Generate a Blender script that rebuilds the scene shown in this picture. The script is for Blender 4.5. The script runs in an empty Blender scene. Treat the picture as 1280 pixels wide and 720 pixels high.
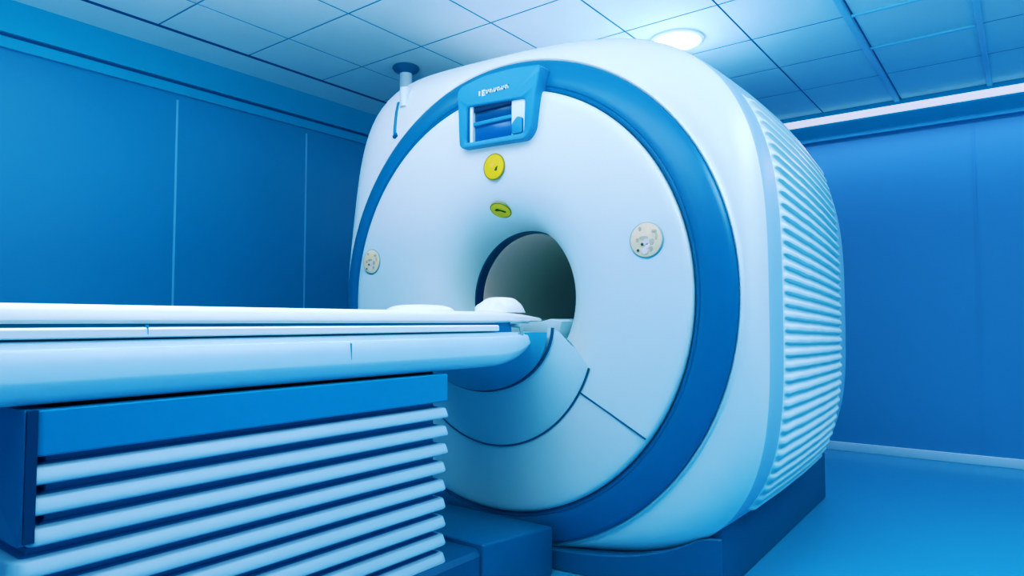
import bpy, bmesh, math, random
from mathutils import Vector, Matrix
random.seed(4)
PI = math.pi
scene = bpy.context.scene
COL = scene.collection

# ------------------------------------------------------------------ materials
def lin(c):
    return tuple(((v/255)/12.92 if v/255 <= .04045 else (((v/255)+.055)/1.055)**2.4) for v in c)

def mat(name, rgb, rough=.45, spec=.5, var=.04, scale=6., metal=0., coat=0., emit=None, estr=0., bump=0.):
    m = bpy.data.materials.new(name); m.use_nodes = True
    nt = m.node_tree; b = nt.nodes['Principled BSDF']
    c = lin(rgb)
    tc = nt.nodes.new('ShaderNodeTexCoord')
    nz = nt.nodes.new('ShaderNodeTexNoise'); nz.inputs['Scale'].default_value = scale
    nz.inputs['Detail'].default_value = 4
    nt.links.new(tc.outputs['Object'], nz.inputs['Vector'])
    mx = nt.nodes.new('ShaderNodeMix'); mx.data_type = 'RGBA'
    mx.inputs[6].default_value = (*[v*(1-var) for v in c], 1)
    mx.inputs[7].default_value = (*[min(1, v*(1+var)) for v in c], 1)
    nt.links.new(nz.outputs['Fac'], mx.inputs[0])
    nt.links.new(mx.outputs[2], b.inputs['Base Color'])
    b.inputs['Roughness'].default_value = rough
    b.inputs['Specular IOR Level'].default_value = spec
    b.inputs['Metallic'].default_value = metal
    b.inputs['Coat Weight'].default_value = coat
    if emit:
        b.inputs['Emission Color'].default_value = (*lin(emit), 1)
        b.inputs['Emission Strength'].default_value = estr
    if bump:
        bp = nt.nodes.new('ShaderNodeBump'); bp.inputs['Strength'].default_value = bump
        bp.inputs['Distance'].default_value = .01
        nt.links.new(nz.outputs['Fac'], bp.inputs['Height'])
        nt.links.new(bp.outputs['Normal'], b.inputs['Normal'])
    return m

M = dict(
    wall=mat('wall_blue_laminate', (6, 140, 196), .38, .5, .05, 1.2),
    wallback=mat('wall_blue_paint', (78, 150, 206), .55, .4, .04, 1.0),
    seam=mat('seam_pale_blue', (120, 190, 235), .4),
    trim=mat('trim_blue', (8, 160, 210), .45),
    groove=mat('shadow_groove', (2, 70, 140), .6),
    tile=mat('ceiling_tile', (206, 234, 248), .7, .3, .05, 3.0, bump=.05),
    tilebar=mat('ceiling_bar', (150, 214, 246), .5),
    tileback=mat('ceiling_gap', (80, 160, 212), .8),
    floor=mat('floor_vinyl', (66, 158, 206), .22, .5, .05, .9),
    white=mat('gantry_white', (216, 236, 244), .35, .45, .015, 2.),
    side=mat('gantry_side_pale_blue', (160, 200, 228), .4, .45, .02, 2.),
    grille=mat('gantry_grille', (206, 236, 246), .4, .45, .02, 2.),
    ring=mat('gantry_ring_blue', (8, 112, 166), .33, .5, .03, 3.),
    lip=mat('gantry_lip', (205, 230, 246), .4),
    seamdark=mat('panel_seam', (28, 84, 130), .6),
    bore=mat('bore_grey', (232, 206, 196), .5, .35, .03, 3.),
    gasket=mat('bore_gasket', (8, 46, 100), .4),
    navy=mat('base_navy', (4, 80, 130), .42, .45, .06, 2.),
    plinth=mat('plinth_navy', (4, 92, 142), .4, .45, .06, 3.),
    black=mat('gap_black', (2, 10, 22), .8, .1),
    display=mat('display_bezel_blue', (56, 138, 194), .35, .5, .03, 8.),
    screen=mat('display_screen', (8, 98, 170), .15, .6, .06, 14.),
    screentop=mat('display_screen_dark', (6, 80, 140), .15, .6, .06, 14.),
    pale=mat('pale_plastic', (205, 232, 248), .35),
    yellow=mat('label_yellow', (232, 214, 18), .45, .4, .08, 40.),
    yellowdark=mat('label_rim_olive', (150, 140, 20), .5),
    ink=mat('label_ink', (70, 66, 24), .6),
    orange=mat('label_symbol_pale', (246, 206, 70), .5),
    beige=mat('emblem_beige', (240, 226, 190), .5, .4, .10, 30.),
    beigerim=mat('emblem_rim_grey', (150, 176, 190), .45),
    beigemark=mat('emblem_mark_taupe', (196, 188, 172), .6),
    beigepale=mat('emblem_mark_pale', (236, 226, 230), .6),
    dot=mat('emblem_dot', (90, 90, 84), .6),
    table=mat('table_white', (232, 243, 248), .32, .5, .015, 3.),
    tableshell=mat('table_shell', (190, 222, 242), .34, .5, .02, 3.),
    louver=mat('pedestal_louver', (168, 200, 226), .42, .45, .03, 3.),
    louvershade=mat('louver_recess_shade', (40, 130, 190), .5),  # recess blue, darkened to paint in the shade between slats
    panel=mat('pedestal_panel', (12, 142, 196), .4, .45, .03, 3.),
    endbox=mat('pedestal_end_box', (6, 116, 170), .42, .45, .03, 3.),
    nose=mat('table_nose', (70, 160, 200), .4),
    cushion=mat('cushion_white', (234, 242, 246), .75, .2, .06, 22., bump=.3),
    steel=mat('pole_metal', (196, 224, 240), .25, .5, .03, 8.),
    flange=mat('pole_flange', (30, 96, 150), .4),
    lens=mat('lamp_lens', (255, 255, 250), .4, emit=(255, 255, 248), estr=9.),
    strip=mat('strip_lens', (250, 252, 255), .4, emit=(246, 250, 255), estr=.7),
    base_strip=mat('baseboard_pale', (206, 228, 250), .4),
)

# ------------------------------------------------------------------ mesh helpers
def wloc(p):
    v = Vector((0, 0, 0))
    while p is not None:
        v += p.location; p = p.parent
    return v

def mesh(name, verts, faces, m, parent=None, smooth=35, mats=None, fmat=None, bevel=0, fix=True):
    o0 = wloc(parent)
    me = bpy.data.meshes.new(name)
    me.from_pydata([tuple(Vector(v)-o0) for v in verts], [], faces)
    bm = bmesh.new(); bm.from_mesh(me)
    bmesh.ops.remove_doubles(bm, verts=bm.verts, dist=1e-5)
    if fix: bmesh.ops.recalc_face_normals(bm, faces=bm.faces)
    if bevel:
        es = [e for e in bm.edges if len(e.link_faces) == 2 and e.calc_face_angle(0) > .6]
        bmesh.ops.bevel(bm, geom=es, offset=bevel, segments=3, profile=.5, affect='EDGES', clamp_overlap=True)
    bm.to_mesh(me); bm.free()
    for mm in (mats or [m]): me.materials.append(mm)
    if fmat:
        for p, i in zip(me.polygons, fmat): p.material_index = i
    if smooth:
        for p in me.polygons: p.use_smooth = True
        me.set_sharp_from_angle(angle=math.radians(smooth))
    o = bpy.data.objects.new(name, me); COL.objects.link(o)
    if parent: o.parent = parent
    return o

def box_vf(x0, x1, y0, y1, z0, z1):
    v = [(x, y, z) for z in (z0, z1) for y in (y0, y1) for x in (x0, x1)]
    f = [(0, 2, 3, 1), (4, 5, 7, 6), (0, 1, 5, 4), (2, 6, 7, 3), (0, 4, 6, 2), (1, 3, 7, 5)]
    return v, f

def box(name, x0, x1, y0, y1, z0, z1, m, parent=None, bevel=0):
    v, f = box_vf(x0, x1, y0, y1, z0, z1)
    return mesh(name, v, f, m, parent, 35 if bevel else 0, bevel=bevel)

def join(parts):
    V, F = [], []
    for v, f in parts:
        n = len(V); V += list(v); F += [tuple(i+n for i in q) for q in f]
    return V, F

def loft(rings, closed=True, cap0=False, cap1=False):
    n = len(rings[0]); V = [p for r in rings for p in r]; F = []
    for i in range(len(rings)-1):
        for j in range(n if closed else n-1):
            a = i*n+j; b = i*n+(j+1) % n
            F.append((a, b, b+n, a+n))
    if cap0: F.append(tuple(range(n)))
    if cap1: F.append(tuple(range((len(rings)-1)*n, len(rings)*n))[::-1])
    return V, F

def tube_vf(path, r, n=8):
    rings = []
    for i, p in enumerate(path):
        p = Vector(p)
        a = Vector(path[max(0, i-1)]); b = Vector(path[min(len(path)-1, i+1)])
        t = (b-a).normalized()
        up = Vector((0, 1, 0)) if abs(t.y) < .9 else Vector((1, 0, 0))
        u = t.cross(up).normalized(); w = t.cross(u)
        rings.append([tuple(p+u*r*math.cos(2*PI*k/n)+w*r*math.sin(2*PI*k/n)) for k in range(n)])
    return loft(rings, True, True, True)

def prism_vf(pts, y0, y1):            # polygon in xz, extruded along y
    n = len(pts)
    V = [(x, y0, z) for x, z in pts]+[(x, y1, z) for x, z in pts]
    F = [tuple(range(n)), tuple(range(n, 2*n))[::-1]]+[(i, (i+1) % n, n+(i+1) % n, n+i) for i in range(n)]
    return V, F

def round_poly(pts, rad, seg=5):
    out = []
    n = len(pts)
    for i in range(n):
        p = Vector(pts[i]); a = Vector(pts[i-1]); b = Vector(pts[(i+1) % n])
        r = rad[i] if isinstance(rad, (list, tuple)) else rad
        da = (a-p); db = (b-p)
        r = min(r, da.length*.45, db.length*.45)
        s = p+da.normalized()*r; e = p+db.normalized()*r
        for k in range(seg+1):
            t = k/seg
            out.append(tuple((1-t)**2*s+2*t*(1-t)*p+t*t*e))
    return out

def disc_vf(c, n, r, t=.004, seg=40, ry=None):   # thin disc centred c, facing n
    n = Vector(n).normalized(); c = Vector(c)
    u = Vector((0, 0, 1)).cross(n)
    u = u.normalized() if u.length > .01 else Vector((1, 0, 0))
    w = n.cross(u); ry = ry or r
    def rg(rr, h, q): return [tuple(c+u*r*q*math.cos(2*PI*k/seg)+w*ry*q*math.sin(2*PI*k/seg)+n*h) for k in range(seg)]
    return loft([rg(r, 0, 1), rg(r, t*.7, 1), rg(r, t, .96)], True, True, True)

def empty(name, loc, label, cat, group=None):
    o = bpy.data.objects.new(name, None); COL.objects.link(o); o.location = loc
    o.empty_display_size = .2
    o['label'] = label; o['category'] = cat
    if group: o['group'] = group
    return o

def struct(o, label=None):
    o['kind'] = 'structure'
    if label: o['label'] = label
    return o

# ------------------------------------------------------------------ room shell
H = 2.8
XL, YB = -4.4, 6.1
XR, YF = 3.4, -2.6
struct(box('floor', XL-.1, XR, YF, YB+.1, -.1, 0, M['floor']))
struct(box('wall_left', XL-.1, XL, YF, YB, 0, H+.1, M['wall']))
struct(box('wall_back', XL-.1, XR, YB, YB+.1, 0, H+.1, M['wallback']))
# ceiling of square tiles with open joints in front of a darker backing
parts = []
ax0 = -4.04; gaps = .005
xs = [-4.04]+[-3.60+.57*k for k in range(13)]
ys = [1.87+.583*k for k in range(-7, 8)]
ys = [YF]+[y for y in ys if y > YF+.1 and y < YB-.2]+[YB]
V, F, fm = [], [], []
v, f = box_vf(ax0, XR, YF, YB, H+.012, H+.1); V += v; F += f; fm += [1]*6
for i in range(len(xs)-1):
    for j in range(len(ys)-1):
        v, f = box_vf(xs[i]+gaps, xs[i+1]-gaps, ys[j]+gaps, ys[j+1]-gaps, H, H+.0118)
        n = len(V); V += v; F += [tuple(q+n for q in g) for g in f]; fm += [0]+[1]*5
struct(mesh('ceiling', V, F, None, smooth=0, mats=[M['tile'], M['tileback']], fmat=fm))
# stepped cornice along the left wall
struct(box('trim_1', XL, -4.06, YF, YB, H, H+.1, M['tile']))
struct(box('trim_2', XL, -4.36, YF, YB, 2.615, H, M['trim']))
struct(box('trim_3', XL, -4.385, YF, YB, 2.595, 2.615, M['groove']))
struct(box('trim_4', XL, -4.372, YF, YB, 2.535, 2.595, M['trim']))
struct(box('trim_5', -4.06, -4.03, YF, YB, H-.002, H+.05, M['groove']))
k = 6
for y in (.15, 1.16, 2.17, 3.17, 4.18, 5.19):
    struct(box('trim_%d' % k, XL, XL+.004, y-.007, y+.007, .1, 2.5, M['seam'])); k += 1
# back wall: dark band under the light strip, panel joints
struct(box('trim_%d' % k, XL, XR, YB-.05, YB, 2.56, 2.69, M['trim'])); k += 1
for x in (-2.9, -1.6, -.29, 1.01):
    struct(box('trim_%d' % k, x-.006, x+.006, YB-.004, YB, .08, 2.58, M['wallback'])); k += 1
struct(box('baseboard_back', XL, XR, YB-.02, YB, 0, .07, M['base_strip'], bevel=.004))
struct(box('baseboard_left', XL, XL+.015, YF, YB, 0, .08, M['base_strip'], bevel=.004))
# bars on the ceiling to the right
struct(box('trim_%d' % k, -.795, -.757, .4, YB, H-.018, H, M['tilebar'], bevel=.006)); k += 1
struct(box('trim_%d' % k, -.195, -.160, .4, YB, H-.018, H, M['tilebar'], bevel=.006)); k += 1
for y in (4.2, 4.783):
    struct(box('trim_%d' % k, -.757, -.195, y-.012, y+.012, H-.014, H, M['tilebar'], bevel=.005)); k += 1

# light strip at the head of the back wall
ls = empty('strip_light', (0.3, YB-.06, 2.72), 'long white glowing light strip between the ceiling and the back wall', 'light')
box('strip_lens', XL+.1, XR, YB-.075, YB-.052, 2.697, 2.757, M['strip'], ls, bevel=.008)
box('strip_channel', XL+.1, XR, YB-.052, YB-.002, 2.68, 2.798, M['trim'], ls)

# ceiling downlight
dl = empty('ceiling_light', (-1.69, 3.92, H), 'bright round recessed downlight in the ceiling above the scanner', 'light')
v, f = join([disc_vf((-1.69, 3.92, H-.001), (0, 0, -1), .135, .012)])
mesh('lens', v, f, M['lens'], dl)
rg = []
for r, z in ((.137, H-.001), (.137, H-.014), (.15, H-.018), (.165, H-.012), (.168, H-.001)):
    rg.append([(-1.69+r*math.cos(2*PI*q/48), 3.92+r*math.sin(2*PI*q/48), z) for q in range(48)])
v, f = loft(rg, True); mesh('trim_ring', v, f, M['pale'], dl)

# drop pipe from the ceiling beside the scanner
pc = (-3.362, 3.222)
dp = empty('ceiling_pole', (pc[0], pc[1], H), 'metal pole hanging from a dark ceiling flange behind the left corner of the scanner', 'pole')
rg = []
for r, z in ((.001, H-.001), (.088, H-.001), (.092, H-.012), (.08, H-.03), (.05, H-.045), (.046, H-.05), (.001, H-.05)):
    rg.append([(pc[0]+r*math.cos(2*PI*q/40), pc[1]+r*math.sin(2*PI*q/40), z) for q in range(40)])
v, f = loft(rg, True); mesh('flange', v, f, M['flange'], dp)
rg = []
for r, z in ((.001, H-.05), (.043, H-.05), (.043, 1.62), (.036, 1.6), (.001, 1.6)):
    rg.append([(pc[0]+r*math.cos(2*PI*q/32), pc[1]+r*math.sin(2*PI*q/32), z) for q in range(32)])
v, f = loft(rg, True); mesh('tube', v, f, M['steel'], dp)

# ------------------------------------------------------------------ MRI scanner
CX, CZ = -1.935, 1.155
ga = empty('mri_scanner', (CX, 3.4, 0), 'large white MRI scanner with blue ring face and ribbed sides on navy base', 'medical scanner')
N = 160
TH = [2*PI*i/N for i in range(N)]
def se(th, hw, zt, zb, n=3.0):
    c, s = math.cos(th), math.sin(th)
    hh = (zt-1.13) if s >= 0 else (1.13-zb)
    m = (3.3 if c >= 0 else 4.8) if s >= 0 else 3.7
    if c < 0 and s >= 0: hw = hw*(1-.02*s**.5)
    x = hw*math.copysign(abs(c)**(2/m), c); q = abs(s)**(2/m); z = 1.13+hh*math.copysign(q, s)
    if s > 0: z -= .07*(x/hw)*q
    return CX+x, z
def se_even(hw, zt, zb, n=3.0, cnt=N):
    # points of the section at equal polar angle about the bore axis (matches the circle's points)
    P = [se(2*PI*i/720, hw, zt, zb, n) for i in range(720)]
    out = []
    angs = [math.atan2(z-CZ, x-CX) % (2*PI) for x, z in P]
    idx = sorted(range(720), key=lambda i: angs[i])
    A = [angs[i] for i in idx]
    import bisect
    for t in TH:
        j = bisect.bisect_left(A, t)
        a0, i0 = (A[j-1], idx[j-1]) if j > 0 else (A[-1]-2*PI, idx[-1])
        a1, i1 = (A[j], idx[j]) if j < 720 else (A[0]+2*PI, idx[0])
        w = (t-a0)/max(1e-9, a1-a0)
        out.append((P[i0][0]*(1-w)+P[i1][0]*w, P[i0][1]*(1-w)+P[i1][1]*w))
    return out
ZT, ZB, HW = 2.345, .072, 1.167
S0 = se_even(HW, ZT, ZB)
LIPR = 1.106
circ = lambda r: [(CX+r*math.cos(t), CZ+r*math.sin(t)) for t in TH]
C0 = circ(LIPR)
rings = [[(x, 2.56, z) for x, z in circ(LIPR-.03)], [(x, 2.487, z) for x, z in circ(LIPR-.012)], [(x, 2.481, z) for x, z in circ(LIPR-.004)],
         [(x, 2.484, z) for x, z in C0], [(x, 2.492, z) for x, z in circ(LIPR+.004)]]
K = 14
for i in range(1, K+1):
    s = i/K
    e = s
    y = 2.494+.10*(1-math.sqrt(max(0, 1-(s*.97)**2)))/(1-math.sqrt(1-.97**2))
    rings.append([(c[0]*(1-e)+q[0]*e, y, c[1]*(1-e)+q[1]*e) for c, q in zip(circ(LIPR+.004), S0)])
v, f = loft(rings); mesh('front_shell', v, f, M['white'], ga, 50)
# side barrel
prof = [(2.594, 1.0, 1.0), (2.602, 1.003, 1.003), (2.72, 1.006, 1.008), (2.9, 1.008, 1.013), (3.15, 1.010, 1.016), (3.45, 1.006, 1.014), (3.75, .994, 1.004), (4.0, .978, .986), (4.18, .955, .962), (4.3, .93, .945), (4.38, .90, .91), (4.42, .82, .84), (4.43, .6, .6)]
def interp(y, col):
    for a, b in zip(prof, prof[1:]):
        if a[0] <= y <= b[0]:
            t = (y-a[0])/(b[0]-a[0]); return a[col]*(1-t)+b[col]*t
    return prof[-1][col]
def sec(y):
    sx, sz = interp(y, 1), interp(y, 2)
    return se_even(HW*sx, 1.13+(ZT-1.13)*sz, 1.13-(1.13-ZB)*min(1, sz))
def smoothprof():
    ysmp = [2.594, 2.60, 2.66]+[2.72+.08*i for i in range(17)]+[4.05, 4.12, 4.18, 4.24, 4.3, 4.34, 4.38, 4.40, 4.42, 4.43]
    return ysmp
rings = [[(x, y, z) for x, z in sec(y)] for y in smoothprof()]
rings.append([(CX+.335*math.cos(t), 4.43, CZ+.335*math.sin(t)) for t in TH])
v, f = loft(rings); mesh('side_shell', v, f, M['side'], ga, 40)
# ribbed side grilles: rounded clapboard ribs running along the barrel
def side_curve(y, sgn, cnt):
    sx, sz = interp(y, 1), interp(y, 2)
    hw, zt, zb = HW*sx, 1.13+(ZT-1.13)*sz, 1.13-(1.13-ZB)*min(1, sz)
    fine = []
    for i in range(500):
        t = -1.2+2.45*i/499
        x, z = se(t, hw, zt, zb); fine.append(Vector((x-CX, z)))
    # keep z range
    q_ = max(0, min(1, (y-2.78)/1.15)); zlo, zhi = .30+.06*q_, 1.985-.15*q_
    fine = [p for p in fine if zlo <= p.y <= zhi]
    L = [0]
    for a, b in zip(fine, fine[1:]): L.append(L[-1]+(b-a).length)
    out = []; j = 0
    for q in range(cnt+1):
        s = L[-1]*q/cnt
        while j < len(L)-2 and L[j+1] < s: j += 1
        w = (s-L[j])/max(1e-9, L[j+1]-L[j])
        p = fine[j].lerp(fine[j+1], w)
        tg = (fine[min(j+1, len(fine)-1)]-fine[max(j, 0)]).normalized()
        nr = Vector((tg.y, -tg.x))
        out.append((p, nr))
    return out
NR, SUB = 35, 10
def ribp(u):      # u from bottom of rib 0 to top 1 : protrusion
    if u < .12: return .15+.85*math.sin(u/.12*PI/2)
    if u < .32: return 1.0
    if u < .62: return .5+.5*math.cos((u-.32)/.30*PI)
    return .0
gy = [2.75, 2.76, 2.775, 2.80]+[2.84+.075*i for i in range(13)]+[3.79, 3.825, 3.84]
for sgn in (1, -1):
    rings = []
    for yi, y in enumerate(gy):
        cur = side_curve(y, sgn, NR*SUB)
        e = min(1, (y-gy[0])/.05, (gy[-1]-y)/.045); e = max(0, e); e = math.sin(e*PI/2)
        row = []
        for q, (p, nr) in enumerate(cur):
            u = (q % SUB)/SUB
            amp = .002+.015*ribp(u)*e
            if q == 0 or q == NR*SUB: amp = -.004
            pp = p+nr*amp
            row.append((CX+sgn*pp.x, y, pp.y))
        rings.append(row)
    # rim going back into the shell
    for k_, yy in ((0, gy[0]-.004), (-1, gy[-1]+.004)):
        cur = side_curve(yy, sgn, NR*SUB)
        row = [(CX+sgn*(p+nr*-.004).x, yy, (p+nr*-.004).y) for p, nr in cur]
        rings.insert(0, row) if k_ == 0 else rings.append(row)
    v, f = loft(rings, False); mesh('side_grille', v, f, M['grille'], ga, 48)
# accent ring
def lathe_y(prof, seg=N, cx=CX, cz=CZ):
    return loft([[(cx+r*math.cos(2*PI*k/seg), y, cz+r*math.sin(2*PI*k/seg)) for k in range(seg)] for r, y in prof])
v, f = lathe_y([(.935, 2.52), (.944, 2.445), (.955, 2.432), (.962, 2.430), (.967, 2.433), (.97, 2.428), (.98, 2.426), (1.0, 2.428), (1.04, 2.441), (1.075, 2.458), (1.089, 2.468), (1.093, 2.478), (1.094, 2.53)])
mesh('accent_ring', v, f, M['ring'], ga, 40)
# front disc with trumpet mouth
pr = [(.938, 2.50), (.944, 2.43), (.943, 2.42), (.938, 2.413), (.928, 2.409), (.9, 2.407), (.8, 2.404), (.7, 2.403), (.62, 2.405), (.56, 2.410), (.51, 2.420), (.47, 2.434), (.44, 2.449), (.41, 2.470), (.385, 2.497), (.365, 2.53), (.35, 2.575), (.341, 2.62), (.336, 2.66), (.335, 2.675)]
v, f = lathe_y(pr); mesh('front_disc', v, f, M['white'], ga, 40)
v, f = lathe_y([(.335, 2.675), (.333, 2.677), (.329, 2.68), (.329, 2.735), (.335, 2.74), (.345, 2.74), (.345, 2.675)]); mesh('bore_gasket', v, f, M['gasket'], ga, 40)
v, f = lathe_y([(.345, 2.735), (.325, 2.737), (.322, 2.75), (.322, 3.2), (.322, 3.8), (.322, 4.3), (.335, 4.43), (.345, 4.43), (.345, 2.735)]); bo = mesh('bore_liner', v, f, M['bore'], ga, 40)
# couch bridge inside the bore
pts = []
for s in range(25):
    a = -PI+.02+(PI-.04)*s/24
    pts.append((CX+.30*math.cos(a), 1.028+.16*math.sin(a)))
pts += [(CX+.312, 1.052), (CX+.25, 1.062), (CX+.2, 1.05), (CX-.2, 1.05), (CX-.25, 1.062), (CX-.312, 1.052)]
v, f = prism_vf(pts, 2.50, 4.36); mesh('bore_couch_rail', v, f, M['pale'], ga, 40, bevel=.003)
for y in (2.6, 2.72, 2.86): box('rail_clip', CX+.285, CX+.305, y, y+.03, 1.052, 1.063, M['beigerim'], ga)
# docking cowl below the bore
rings = []
CN = 40
def cowl_ring(t):
    y = 2.318+(2.402-2.318)*t
    rx = .385+(.53-.385)*t**1.1; rz = .287+(.535-.287)*t**.95
    zc = 1.035-(.0)*t
    lim = math.radians(2+17*t**1.1)
    row = []
    for s in range(CN+1):
        a = -PI+lim+(PI-2*lim)*s/CN
        row.append((CX+rx*math.cos(a), y, zc+rz*math.sin(a)))
    return row
outer = [cowl_ring(t/10) for t in range(11)]
inner = [[(CX+(p[0]-CX)*.93, p[1]+.002, 1.03+(p[2]-1.03)*.93) for p in r] for r in outer]
V, F = [], []
for r in outer+inner[::-1]: V += r
n = CN+1; R_ = 22
for i in range(R_):
    for j in range(CN):
        a = i*n+j; b = ((i+1) % R_)*n+j
        F.append((a, a+1, b+1, b))
F.append(tuple(i*n for i in range(R_))); F.append(tuple(i*n+CN for i in range(R_))[::-1])
mesh('docking_cowl', V, F, M['white'], ga, 45)
# dark joint where the cowl meets the disc, and the radial joint
path = [(p[0], 2.4025, p[2]) for p in [(CX+(q[0]-CX)*1.005, 0, 1.035+(q[2]-1.035)*1.005) for q in cowl_ring(1.0)]]
# the joint climbs a little on both sides
v, f = tube_vf(path, .0045, 6); mesh('panel_joint', v, f, M['seamdark'], ga, 60)
for s in (1, -1):
    v, f = tube_vf([(CX+s*.455, 2.4035, .762), (CX+s*.60, 2.4035, .684), (CX+s*.745, 2.404, .604), (CX+s*.752, 2.404, .600)], .0032, 6)
    mesh('panel_joint', v, f, M['seamdark'], ga, 60)
path = [(CX+(q[0]-CX)*1.0, 2.316, 1.035+(q[2]-1.035)*1.0) for q in cowl_ring(0)]
v, f = tube_vf(path, .007, 6); mesh('cowl_seal', v, f, M['seamdark'], ga, 60)
# navy base with a separate front plate
bx0, bx1 = CX-.975, CX+.975
v = [(bx0, 2.605, 0), (bx1, 2.605, 0), (bx1, 2.605, .26), (bx0, 2.605, .26), (bx0+.035, 4.41, 0), (bx1-.035, 4.41, 0), (bx1-.035, 4.41, .27), (bx0+.035, 4.41, .27)]
f = [(0, 1, 2, 3), (7, 6, 5, 4), (0, 4, 5, 1), (1, 5, 6, 2), (2, 6, 7, 3), (3, 7, 4, 0)]
mesh('base', v, f, M['navy'], ga, 35, bevel=.012)
rings = []
for q in range(49):
    x = bx0+.004+(bx1-bx0-.008)*q/48; u = abs((x-CX)/.975)
    y = 2.600-.165*(1-u*u)**.8
    zt_ = min(.215, 1.13-(1.13-ZB)*max(0, 1-(abs(x-CX)/HW)**3.7)**(1/3.7)+.012)
    rings.append([(x, y, .004), (x, y, zt_-.006), (x, y+.006, zt_), (x, 2.63, zt_), (x, 2.63, .004)])
v, f = loft(rings, True, True, True); mesh('base_front_plate', v, f, M['plinth'], ga, 35)

# control display
dz = empty_d = bpy.data.objects.new('control_display', None); COL.objects.link(dz)
dz.parent = ga; dz.location = Vector((-1.88, 2.40, 1.99))-ga.location
outer = [(-2.108, 1.858), (-1.72, 1.845), (-1.686, 1.885), (-1.668, 2.03), (-1.642, 2.155), (-1.66, 2.163), (-1.80, 2.180), (-1.96, 2.180), (-2.10, 2.158), (-2.122, 2.135)]
outer = round_poly(outer, [.03, .05, .03, .05, .004, .02, .05, .05, .025, .02], 4)
inner = round_poly([(-2.068, 1.882), (-1.735, 1.876), (-1.728, 2.028), (-2.062, 2.05)], .016, 4)
# resample both loops to the same count by angle so they can be bridged
def resample(poly, c, n=96):
    out = []
    for k in range(n):
        a = 2*PI*k/n; d = Vector((math.cos(a), math.sin(a)))
        best = None
        for i in range(len(poly)):
            p, q = Vector(poly[i])-c, Vector(poly[(i+1) % len(poly)])-c
            e = q-p; den = d.x*e.y-d.y*e.x
            if abs(den) < 1e-12: continue
            t = (p.x*e.y-p.y*e.x)/den; u = (p.x*d.y-p.y*d.x)/den
            if t > 0 and -1e-6 <= u <= 1+1e-6 and (best is None or t > best): best = t
        out.append(tuple(c+d*best))
    return out
cc = Vector((-1.895, 1.965))
o_ = resample(outer, cc, 160); i_ = resample(inner, cc, 160)
def shr(loop, k): return [tuple(cc+(Vector(p)-cc)*k) for p in loop]
L_ = [(o_, 2.44), (o_, 2.378), (shr(o_, .988), 2.368), (shr(o_, .965), 2.364), (shr(i_, 1.10), 2.364), (shr(i_, 1.03), 2.367), (i_, 2.373), (shr(i_, .985), 2.405), (shr(i_, .985), 2.44)]
v, f = loft([[(x, y, z) for x, z in lp] for lp, y in L_]+[[(x, 2.44, z) for x, z in o_]])
mesh('bezel', v, f, M['display'], dz, 30)
box('screen', -2.033, -1.812, 2.394, 2.42, 1.97, 2.05, M['screentop'], dz, bevel=.003)
box('screen', -2.033, -1.812, 2.394, 2.42, 1.875, 1.962, M['screen'], dz, bevel=.003)
box('screen_divider', -2.033, -1.812, 2.380, 2.42, 1.957, 1.975, M['display'], dz, bevel=.003)
box('screen_hood', -2.03, -1.815, 2.380, 2.42, 2.022, 2.055, M['gasket'], dz, bevel=.003)
box('side_strip', -2.052, -2.034, 2.376, 2.42, 1.872, 2.052, M['pale'], dz, bevel=.004)
box('side_strip', -1.810, -1.733, 2.378, 2.42, 1.87, 2.04, M['pale'], dz, bevel=.006)
v, f = prism_vf(round_poly([(-1.80, 1.878), (-1.742, 1.878), (-1.742, 1.945), (-1.77, 1.955), (-1.80, 1.925)], .01, 3), 2.366, 2.40)
mesh('grip', v, f, M['display'], dz, 30, bevel=.004)
gl = [(-1.985, -1.977, 2.086, 2.108), (-1.967, -1.960, 2.082, 2.110), (-1.9605, -1.948, 2.102, 2.110), (-1.9605, -1.950, 2.093, 2.099), (-1.9605, -1.948, 2.082, 2.089)]
for q in range(6):
    x0 = -1.943+.0225*q
    gl += [(x0, x0+.006, 2.088, 2.106), (x0+.006, x0+.017, 2.100 if q % 2 else 2.088, 2.106 if q % 2 else 2.094), (x0+.012, x0+.017, 2.088, 2.106)]
v, f = join([box_vf(a, b, 2.3615, 2.3645, c, d) for a, b, c, d in gl]); mesh('lettering', v, f, M['pale'], dz, 0)

# yellow warning labels
def label_disc(name, c, nrm, r, ry=None):
    v, f = disc_vf(c, nrm, r, .004, ry=ry); o = mesh(name, v, f, M['yellowdark'], ga)
    n = Vector(nrm).normalized()
    v, f = disc_vf(Vector(c)+n*.003, nrm, r*.90, .002, ry=(ry or r)*.90); mesh('label_face', v, f, M['yellow'], o)
    return n, o
n_, o1 = label_disc('warning_label', (-1.926, 2.4035, 1.757), (0, -1, .01), .062)
v, f = prism_vf([(-1.95, 1.765), (-1.928, 1.785), (-1.915, 1.768), (-1.935, 1.752)], 2.3965, 2.3985); mesh('label_symbol', v, f, M['orange'], o1, 0)
v, f = join([prism_vf([(-1.922, 1.738), (-1.908, 1.736), (-1.903, 1.758), (-1.914, 1.752)], 2.3965, 2.3985)]); mesh('label_symbol', v, f, M['ink'], o1, 0)
c2 = Vector((-1.935, 2.4665, CZ+.4145)); n2 = Vector((0, -.58, -.815)).normalized()
c2 = c2+n2*.004
n_, o2 = label_disc('warning_label', tuple(c2), tuple(n2), .055, .05)
w2 = n2.cross(Vector((1, 0, 0)))
a = c2+n2*.007
def lp(u, w): return a+Vector((1, 0, 0))*u+w2*w
q = [lp(-.025, .012), lp(-.01, .018), lp(.028, -.006), lp(.022, -.014), lp(0, .002), lp(-.022, .004)]
v = [tuple(p) for p in q]+[tuple(p+n2*.0012) for p in q]
f = [tuple(range(6)), tuple(range(6, 12))[::-1]]+[(i, (i+1) % 6, 6+(i+1) % 6, 6+i) for i in range(6)]
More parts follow.
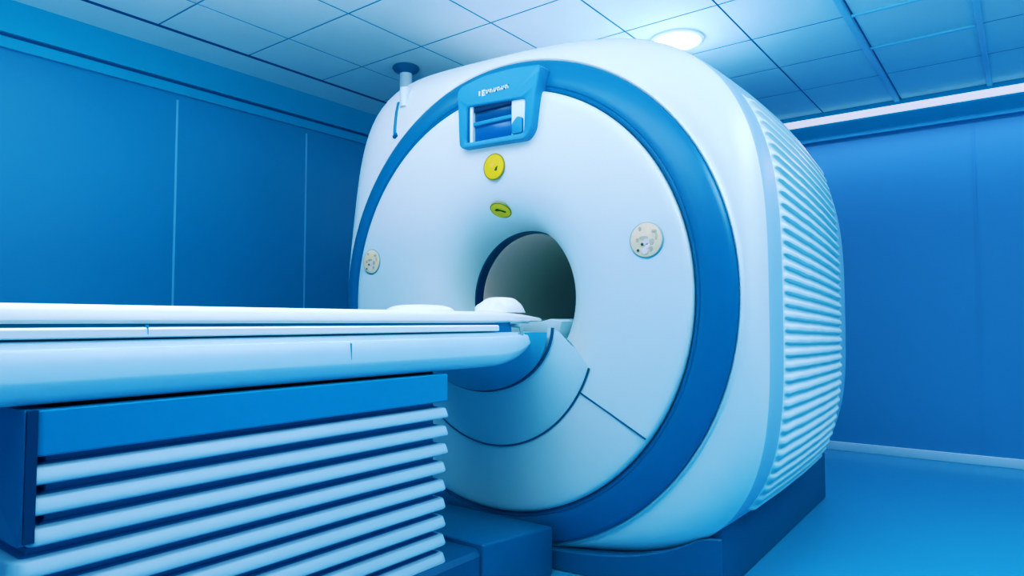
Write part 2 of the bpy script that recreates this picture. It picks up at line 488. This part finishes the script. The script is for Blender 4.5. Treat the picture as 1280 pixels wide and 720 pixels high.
mesh('label_symbol', v, f, M['ink'], o2, 0)
# round beige emblems
def emblem(cx, cz, r):
    v, f = disc_vf((cx, 2.4045, cz), (0, -1, 0), r, .006); o = mesh('round_emblem', v, f, M['beigerim'], ga)
    v, f = disc_vf((cx, 2.400, cz), (0, -1, 0), r*.93, .003); mesh('emblem_face', v, f, M['beige'], o)
    y0 = 2.3965
    ps = [disc_vf((cx+r*dx, y0, cz+r*dz_), (0, -1, 0), r*s, .0012, 16, r*s2) for dx, dz_, s, s2 in
          ((-.35, .62, .09, .12), (.5, .45, .16, .08), (.35, -.12, .13, .17), (-.12, .12, .26, .10), (-.5, .0, .10, .12), (.62, .15, .06, .2), (.3, -.5, .1, .12))]
    v, f = join(ps); mesh('emblem_pattern', v, f, M['beigemark'], o, 0)
    ps = [disc_vf((cx+r*dx, y0-.001, cz+r*dz_), (0, -1, 0), r*s, .0012, 16) for dx, dz_, s in ((.0, -.12, .18), (-.05, -.6, .2), (.12, -.32, .14))]
    v, f = join(ps); mesh('emblem_pattern', v, f, M['beigepale'], o, 0)
    ps = [disc_vf((cx+r*dx, y0-.0022, cz+r*dz_), (0, -1, 0), r*s, .0012, 16) for dx, dz_, s in ((-.2, -.24, .085), (-.46, -.56, .075))]
    v, f = join(ps); mesh('emblem_pattern', v, f, M['dot'], o, 0)
emblem(-1.170, 1.366, .071)
emblem(-2.752, 1.366, .066)
# added stub continuing the pole's lower end, and slot, on the upper left shoulder
def shoulder_y(x, z):          # depth of the front shell there
    t = math.atan2(z-CZ, x-CX); r = math.hypot(x-CX, z-CZ)
    k_ = int((t % (2*PI))/(2*PI)*N) % N
    R1 = math.hypot(S0[k_][0]-CX, S0[k_][1]-CZ)
    s = min(1, max(0, (r-LIPR-.004)/(R1-LIPR-.004)))
    return 2.494+.10*(1-math.sqrt(max(0, 1-(s*.97)**2)))/(1-math.sqrt(1-.97**2))
sy = shoulder_y(-2.632, 2.27)-.006
v, f = tube_vf([(-2.632, sy, z) for z in (2.20, 2.203, 2.24, 2.29, 2.30, 2.302)], .031, 20); mesh('pole_end_stub', v, f, M['steel'], ga, 60)
pth = [(-2.685, z, shoulder_y(-2.685, z)) for z in (2.05, 2.09, 2.13, 2.17, 2.21, 2.235)]
v, f = tube_vf([(x, y+.002, z) for x, z, y in pth], .011, 8); mesh('shoulder_slot', v, f, M['ring'], ga, 60)
v, f = tube_vf([(-2.69, pth[0][2], 2.04), (-2.665, pth[0][2]-.004, 2.052)], .012, 8); mesh('slot_catch', v, f, M['flange'], ga, 60)

# ------------------------------------------------------------------ patient table
TX = -1.62                      # near side of the table
tb = empty('patient_table', (CX, 1.15, 0), 'long white patient table on louvered blue pedestal in front of the scanner', 'patient table')
hw = TX-CX
assert hw > 0
def section(y, prof, kx=1., zpiv=1.06, kz=1.):
    pts = [(CX+w*kx, y, zpiv+(z-zpiv)*kz) for w, z in prof]
    pts += [(CX-w*kx, y, zpiv+(z-zpiv)*kz) for w, z in prof[::-1]]
    return pts
Y0 = -.45
# moving top board
bd = [(.05, 1.044), (hw-.055, 1.044), (hw-.036, 1.046), (hw-.028, 1.053), (hw-.030, 1.074), (hw-.042, 1.0865), (hw-.06, 1.089), (.05, 1.089)]
rings = [section(Y0, bd, .97), section(Y0+.02, bd)]+[section(y, bd) for y in (.4, 1.2, 1.9, 2.12)]
rings += [section(2.17, bd, .985, 1.058, .95), section(2.26, bd, .96, 1.056, .8), section(2.34, bd, .94, 1.054, .6), section(2.41, bd, .92, 1.052, .42), section(2.425, bd, .90, 1.052, .3)]
v, f = loft(rings, True, True, True); mesh('table_top', v, f, M['table'], tb, 40)
# dark shadow core between the layers
v, f = loft([section(y, [(.05, 1.0), (hw-.045, 1.0), (hw-.045, 1.046), (.05, 1.046)]) for y in (Y0+.03, 2.19)], True, True, True)
mesh('slide_core', v, f, M['endbox'], tb, 0)
# side rail
rl = [(.05, 1.013), (hw-.022, 1.013), (hw-.017, 1.016), (hw-.018, 1.032), (hw-.024, 1.037), (.05, 1.037)]
v, f = loft([section(y, rl) for y in (Y0+.01, .5, 1.2, 2.075)], True, True, True); mesh('side_rail', v, f, M['table'], tb, 30)
# shell
sh = [(.05, 1.008), (hw-.028, 1.008), (hw-.020, 1.004), (hw-.018, .996), (hw-.016, .992), (hw-.010, .990), (hw-.006, .984), (hw-.002, .955), (hw+.001, .928), (hw+.000, .921), (hw-.004, .912), (hw-.011, .897), (hw-.022, .883), (hw-.036, .877), (.05, .877)]
rings = [section(Y0, sh, .97), section(Y0+.02, sh)]+[section(y, sh) for y in (.4, .9, 1.4, 1.8, 2.0)]
for q in range(1, 13):
    t = q/12
    s = math.sqrt(max(0, 1-t**2.2))
    rings.append(section(2.02+.275*t, sh, .965+.035*s, 1.008, max(.10, .16+.84*s)))
v, f = loft(rings, True, True, True); mesh('table_shell', v, f, M['tableshell'], tb, 35)
v, f = join([box_vf(TX-.0125, TX+.0002, 1.3385, 1.3400, .93, .985)]); mesh('shell_joint', v, f, M['trim'], tb, 0)
v, f = join([box_vf(TX-.03, TX-.0165, .752, .7535, 1.02, 1.043)]); mesh('rail_joint', v, f, M['trim'], tb, 0)
# hooks and levers at the end of the table
v, f = join([tube_vf([(TX-.05, 2.20, 1.035), (TX-.02, 2.215, 1.03), (TX-.018, 2.225, 1.0), (TX-.03, 2.215, .975)], .008, 8), box_vf(TX-.06, TX-.02, 2.205, 2.225, .985, 1.005), tube_vf([(TX-.04, 2.17, 1.045), (TX-.02, 2.23, 1.05), (TX-.02, 2.27, 1.048)], .006, 8)])
mesh('docking_latch', v, f, M['beigerim'], tb, 40)
# rounded nose under the end of the shell that fits the scanner's cowl
rings = []
for y, kx, kz in ((1.90, .40, .45), (2.05, .52, .60), (2.17, .63, .74), (2.24, .72, .85), (2.275, .82, .90), (2.29, .90, .92), (2.298, .935, .93), (2.300, .92, .92), (2.301, .80, .8)):
    row = []
    for s in range(33):
        a = -PI+PI*s/32
        row.append((CX+.395*kx*math.cos(a), y, 1.02+.275*kz*math.sin(a)-.015))
    rings.append(row)
v, f = loft(rings, True, True, True); mesh('docking_nose', v, f, M['nose'], tb, 40)
# pedestal
PY0, PY1 = .535, 1.775
PXW = hw-.012
def rrect(off, r, z, x0=CX-PXW, x1=CX+PXW, y0=PY0, y1=PY1, seg=8, rr=None):
    x0 -= off; x1 += off; y0 -= off; y1 += off; r = max(.004, r+off)
    pts = []
    for cx_, cy_, a0 in ((x1-r, y0+r, -PI/2), (x1-r, y1-r, 0), (x0+r, y1-r, PI/2), (x0+r, y0+r, PI)):
        for s in range(seg+1):
            a = a0+PI/2*s/seg
            pts.append((cx_+r*math.cos(a), cy_+r*math.sin(a), z))
    return pts
# louvres : one continuous ribbed skin
pitch, ztop, nl = .0622, .768, 9
LP = ((-.034, .002), (-.033, .012), (-.018, .0165), (-.004, .019), (.000, .022), (.006, .040), (.008, .047), (.007, .0505), (.003, .0535), (-.004, .0545), (-.033, .0555))
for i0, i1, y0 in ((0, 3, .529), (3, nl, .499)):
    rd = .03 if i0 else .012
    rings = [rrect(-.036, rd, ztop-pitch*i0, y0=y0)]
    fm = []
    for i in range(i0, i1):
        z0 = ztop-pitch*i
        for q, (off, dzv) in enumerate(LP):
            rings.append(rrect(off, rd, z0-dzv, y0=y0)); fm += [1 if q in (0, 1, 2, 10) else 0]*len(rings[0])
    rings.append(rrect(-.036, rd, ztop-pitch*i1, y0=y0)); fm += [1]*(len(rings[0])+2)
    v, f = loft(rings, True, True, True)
    mesh('louver_skirt', v, f, None, tb, 35, mats=[M['louver'], M['louvershade']], fmat=fm)
zb_ = ztop-pitch*nl
# smooth panel above the louvres
rings = [rrect(-.02, .01, .772, seg=3), rrect(.002, .012, .772, seg=3), rrect(.006, .012, .776, seg=3), rrect(.006, .012, .864, seg=3), rrect(.002, .012, .867, seg=3), rrect(-.02, .012, .867, seg=3)]
v, f = loft(rings, True, True, True); mesh('pedestal_panel', v, f, M['panel'], tb, 35)
v, f = loft([rrect(-.035, .01, z, seg=3) for z in (.70, .88)], True, True, True); mesh('pedestal_core', v, f, M['black'], tb, 0)
v, f = loft([rrect(-.016, .03, z, seg=4) for z in (.06, zb_+.01)], True, True, True); mesh('skirt', v, f, M['endbox'], tb, 30)
# control box on the free end
v, f = prism_vf(round_poly([(CX-.24, .61), (TX-.06, .588), (TX-.02, .592), (TX-.012, .612), (TX-.012, .868), (CX-.24, .868)], [.02, .02, .01, .02, .004, .004], 4), .510, .531)
mesh('end_box', v, f, M['endbox'], tb, 30, bevel=.004)
box('box_side_shade', TX-.0125, TX-.0035, .5135, .533, .60, .868, M['gasket'], tb)  # added dark slab, paints the lit right side of the box as shaded
# foot plate
rings = [rrect(.03, .03, .0, y0=PY0-.06, y1=1.93), rrect(.03, .03, .205, y0=PY0-.06, y1=1.93), rrect(.015, .03, .222, y0=PY0-.06, y1=1.93), rrect(-.05, .03, .226, y0=PY0-.06, y1=1.93)]
v, f = loft(rings, True, True, True); mesh('foot_plate', v, f, M['navy'], tb, 30)
# wedge block that joins foot plate and scanner
x0, x1 = CX-hw-.02, TX+.02
V = [(x0, 1.935, 0), (x1, 1.935, 0), (x1, 1.935, .242), (x0, 1.935, .242), (x0, 2.39, 0), (x1, 2.39, 0), (x1, 2.39, .20), (x0, 2.39, .20)]
F = [(0, 1, 2, 3), (7, 6, 5, 4), (0, 4, 5, 1), (1, 5, 6, 2), (2, 6, 7, 3), (3, 7, 4, 0)]
mesh('docking_block', V, F, M['plinth'], tb, 30, bevel=.012)

# ------------------------------------------------------------------ cushions on the table
def mound(name, cx, cy, rx, ry, h, z0, label, cat, rot=0, wr=.0, p=2.0):
    n, mrings = 56, 14
    rings = []
    for i in range(mrings+1):
        t = i/mrings
        ph = t*PI/2
        rr = math.cos(ph)**(1/p*1.2) if t < 1 else .002
        zz = math.sin(ph)
        row = []
        for k_ in range(n):
            a = 2*PI*k_/n
            w = 1+wr*(.5*math.sin(5*a+3*t)+.35*math.sin(9*a-5*t)+.3*math.sin(3*a+9*t))
            x = rx*rr*math.cos(a)*w; y = ry*rr*math.sin(a)*w
            z = h*zz*(1+wr*1.1*math.sin(7*a+6*t)*math.sin(PI*min(1, t*1.1)))
            row.append((cx+x*math.cos(rot)-y*math.sin(rot), cy+x*math.sin(rot)+y*math.cos(rot), z0+max(0, z)))
        rings.append(row)
    v, f = loft(rings, True, True, True)
    o = mesh(name, v, f, M['cushion'], None, 70)
    o['label'] = label; o['category'] = cat
    return o
mound('head_cushion', -1.80, 2.29, .095, .125, .066, 1.0885, 'crumpled white head cushion on the table end at the bore mouth', 'cushion', wr=.075, p=1.25)
mound('flat_cushion', -1.99, 2.00, .13, .15, .030, 1.0895, 'low flat white pad on the table, left of the crumpled head cushion', 'cushion', wr=.01)

# ------------------------------------------------------------------ lights
def area(name, loc, rot, sx, sy, power, col):
    l = bpy.data.lights.new(name, 'AREA'); l.shape = 'RECTANGLE'; l.size = sx; l.size_y = sy
    l.energy = power; l.color = col
    o = bpy.data.objects.new(name, l); COL.objects.link(o); o.location = loc; o.rotation_euler = rot
    return o
area('overhead_fill', (-1.2, .9, 2.77), (0, 0, 0), 2.0, 1.6, 23, (1, .99, .98))  # unseen overhead fill, placed to grade the scanner from top to bottom
area('overhead_fill', (-2.9, 1.2, 2.77), (0, 0, 0), .5, 1.6, 9, (1, .99, .98))
area('overhead_fill', (.75, 2.4, 2.76), (0, 0, 0), 1.3, 2.2, 62, (.85, .97, 1))  # unseen overhead fill added to brighten floor, back wall and grille side
for loc, e in (((-1.8, .0, 1.4), 64), ((-.9, .8, 1.9), 26), ((1.4, 2.4, 1.9), 36)):
    area('ceiling_fill', loc, (PI, 0, 0), 1.0, 1.0, e, (1, .99, .98))  # unseen upward fills, added to brighten the ceiling
p = bpy.data.lights.new('ceiling_left_fill', 'SPOT'); p.energy = 75; p.spot_size = math.radians(62); p.spot_blend = 1; p.shadow_soft_size = .2  # unseen spot added to lift the left part of the ceiling
o = bpy.data.objects.new('ceiling_left_fill', p); COL.objects.link(o); o.location = (-.6, .1, 1.5)
o.rotation_euler = (Vector((-3.1, 2.0, 2.85))-Vector((-.6, .1, 1.5))).to_track_quat('-Z', 'Y').to_euler()
area('ceiling_fill', (-2.0, 3.35, 2.5), (PI, 0, 0), 1.6, 1.3, 3.6, (1, .99, .98))  # hidden fill added above the housing to light the ceiling there
a = area('wall_wash', (-.4, 5.86, 2.64), (math.radians(-14), 0, 0), 4.5, .06, 22, (1, .72, .92))
p = bpy.data.lights.new('downlight', 'SPOT'); p.energy = 60; p.spot_size = 2.6; p.spot_blend = .8; p.shadow_soft_size = .12; p.color = (.95, .98, 1)
o = bpy.data.objects.new('downlight', p); COL.objects.link(o); o.location = (-1.69, 3.92, 2.77)
p = bpy.data.lights.new('downlight_glow', 'POINT'); p.energy = 1.6; p.shadow_soft_size = .05; p.color = (.95, .98, 1)
o = bpy.data.objects.new('downlight_glow', p); COL.objects.link(o); o.location = (-1.69, 3.92, 2.70)

w = bpy.data.worlds.new('world'); scene.world = w; w.use_nodes = True
nt = w.node_tree; bg = nt.nodes['Background']
tc = nt.nodes.new('ShaderNodeTexCoord'); sep = nt.nodes.new('ShaderNodeSeparateXYZ')
nt.links.new(tc.outputs['Generated'], sep.inputs[0])
mr = nt.nodes.new('ShaderNodeMapRange'); mr.inputs[1].default_value = -1; mr.inputs[2].default_value = 1
nt.links.new(sep.outputs['Z'], mr.inputs[0])
cr = nt.nodes.new('ShaderNodeValToRGB')
cr.color_ramp.elements[0].color = (.02, .34, .72, 1); cr.color_ramp.elements[1].color = (.05, .46, .86, 1)
nt.links.new(mr.outputs[0], cr.inputs[0]); nt.links.new(cr.outputs[0], bg.inputs['Color'])
bg.inputs['Strength'].default_value = .46

# ------------------------------------------------------------------ camera
cam = bpy.data.cameras.new('camera'); cam.sensor_width = 36; cam.lens = 850/1280*36
cam.clip_start = .02
co = bpy.data.objects.new('camera', cam); COL.objects.link(co)
co.location = (0, 0, 1.05)
yaw = math.radians(37.2); pit = math.atan(42/850)
co.rotation_euler = (PI/2+pit, 0, yaw)
scene.camera = co
scene.view_settings.view_transform = 'Standard'
scene.view_settings.look = 'None'
scene.view_settings.exposure = 0
scene.view_settings.gamma = 1

# overall photographic tone curve
vs = scene.view_settings
vs.use_curve_mapping = True
cm = vs.curve_mapping
cm.use_clip = False
cm.extend = 'EXTRAPOLATED'
def setcurve(i, pts):
    c = cm.curves[i]
    while len(c.points) > 2: c.points.remove(c.points[1])
    c.points[0].location = pts[0]; c.points[-1].location = pts[-1]
    for p in pts[1:-1]: c.points.new(*p)
setcurve(0, [(0, 0), (.02, .003), (.1, .031), (.29, .25), (.55, .51), (1, .82)])
setcurve(1, [(0, 0), (.05, .042), (.2, .175), (.3, .285), (.55, .51), (.8, .64), (1.1, .80)])
setcurve(2, [(0, 0), (.1, .08), (.3, .265), (.5, .455), (.75, .66), (1, .80), (1.6, 1.0)])
cm.update()
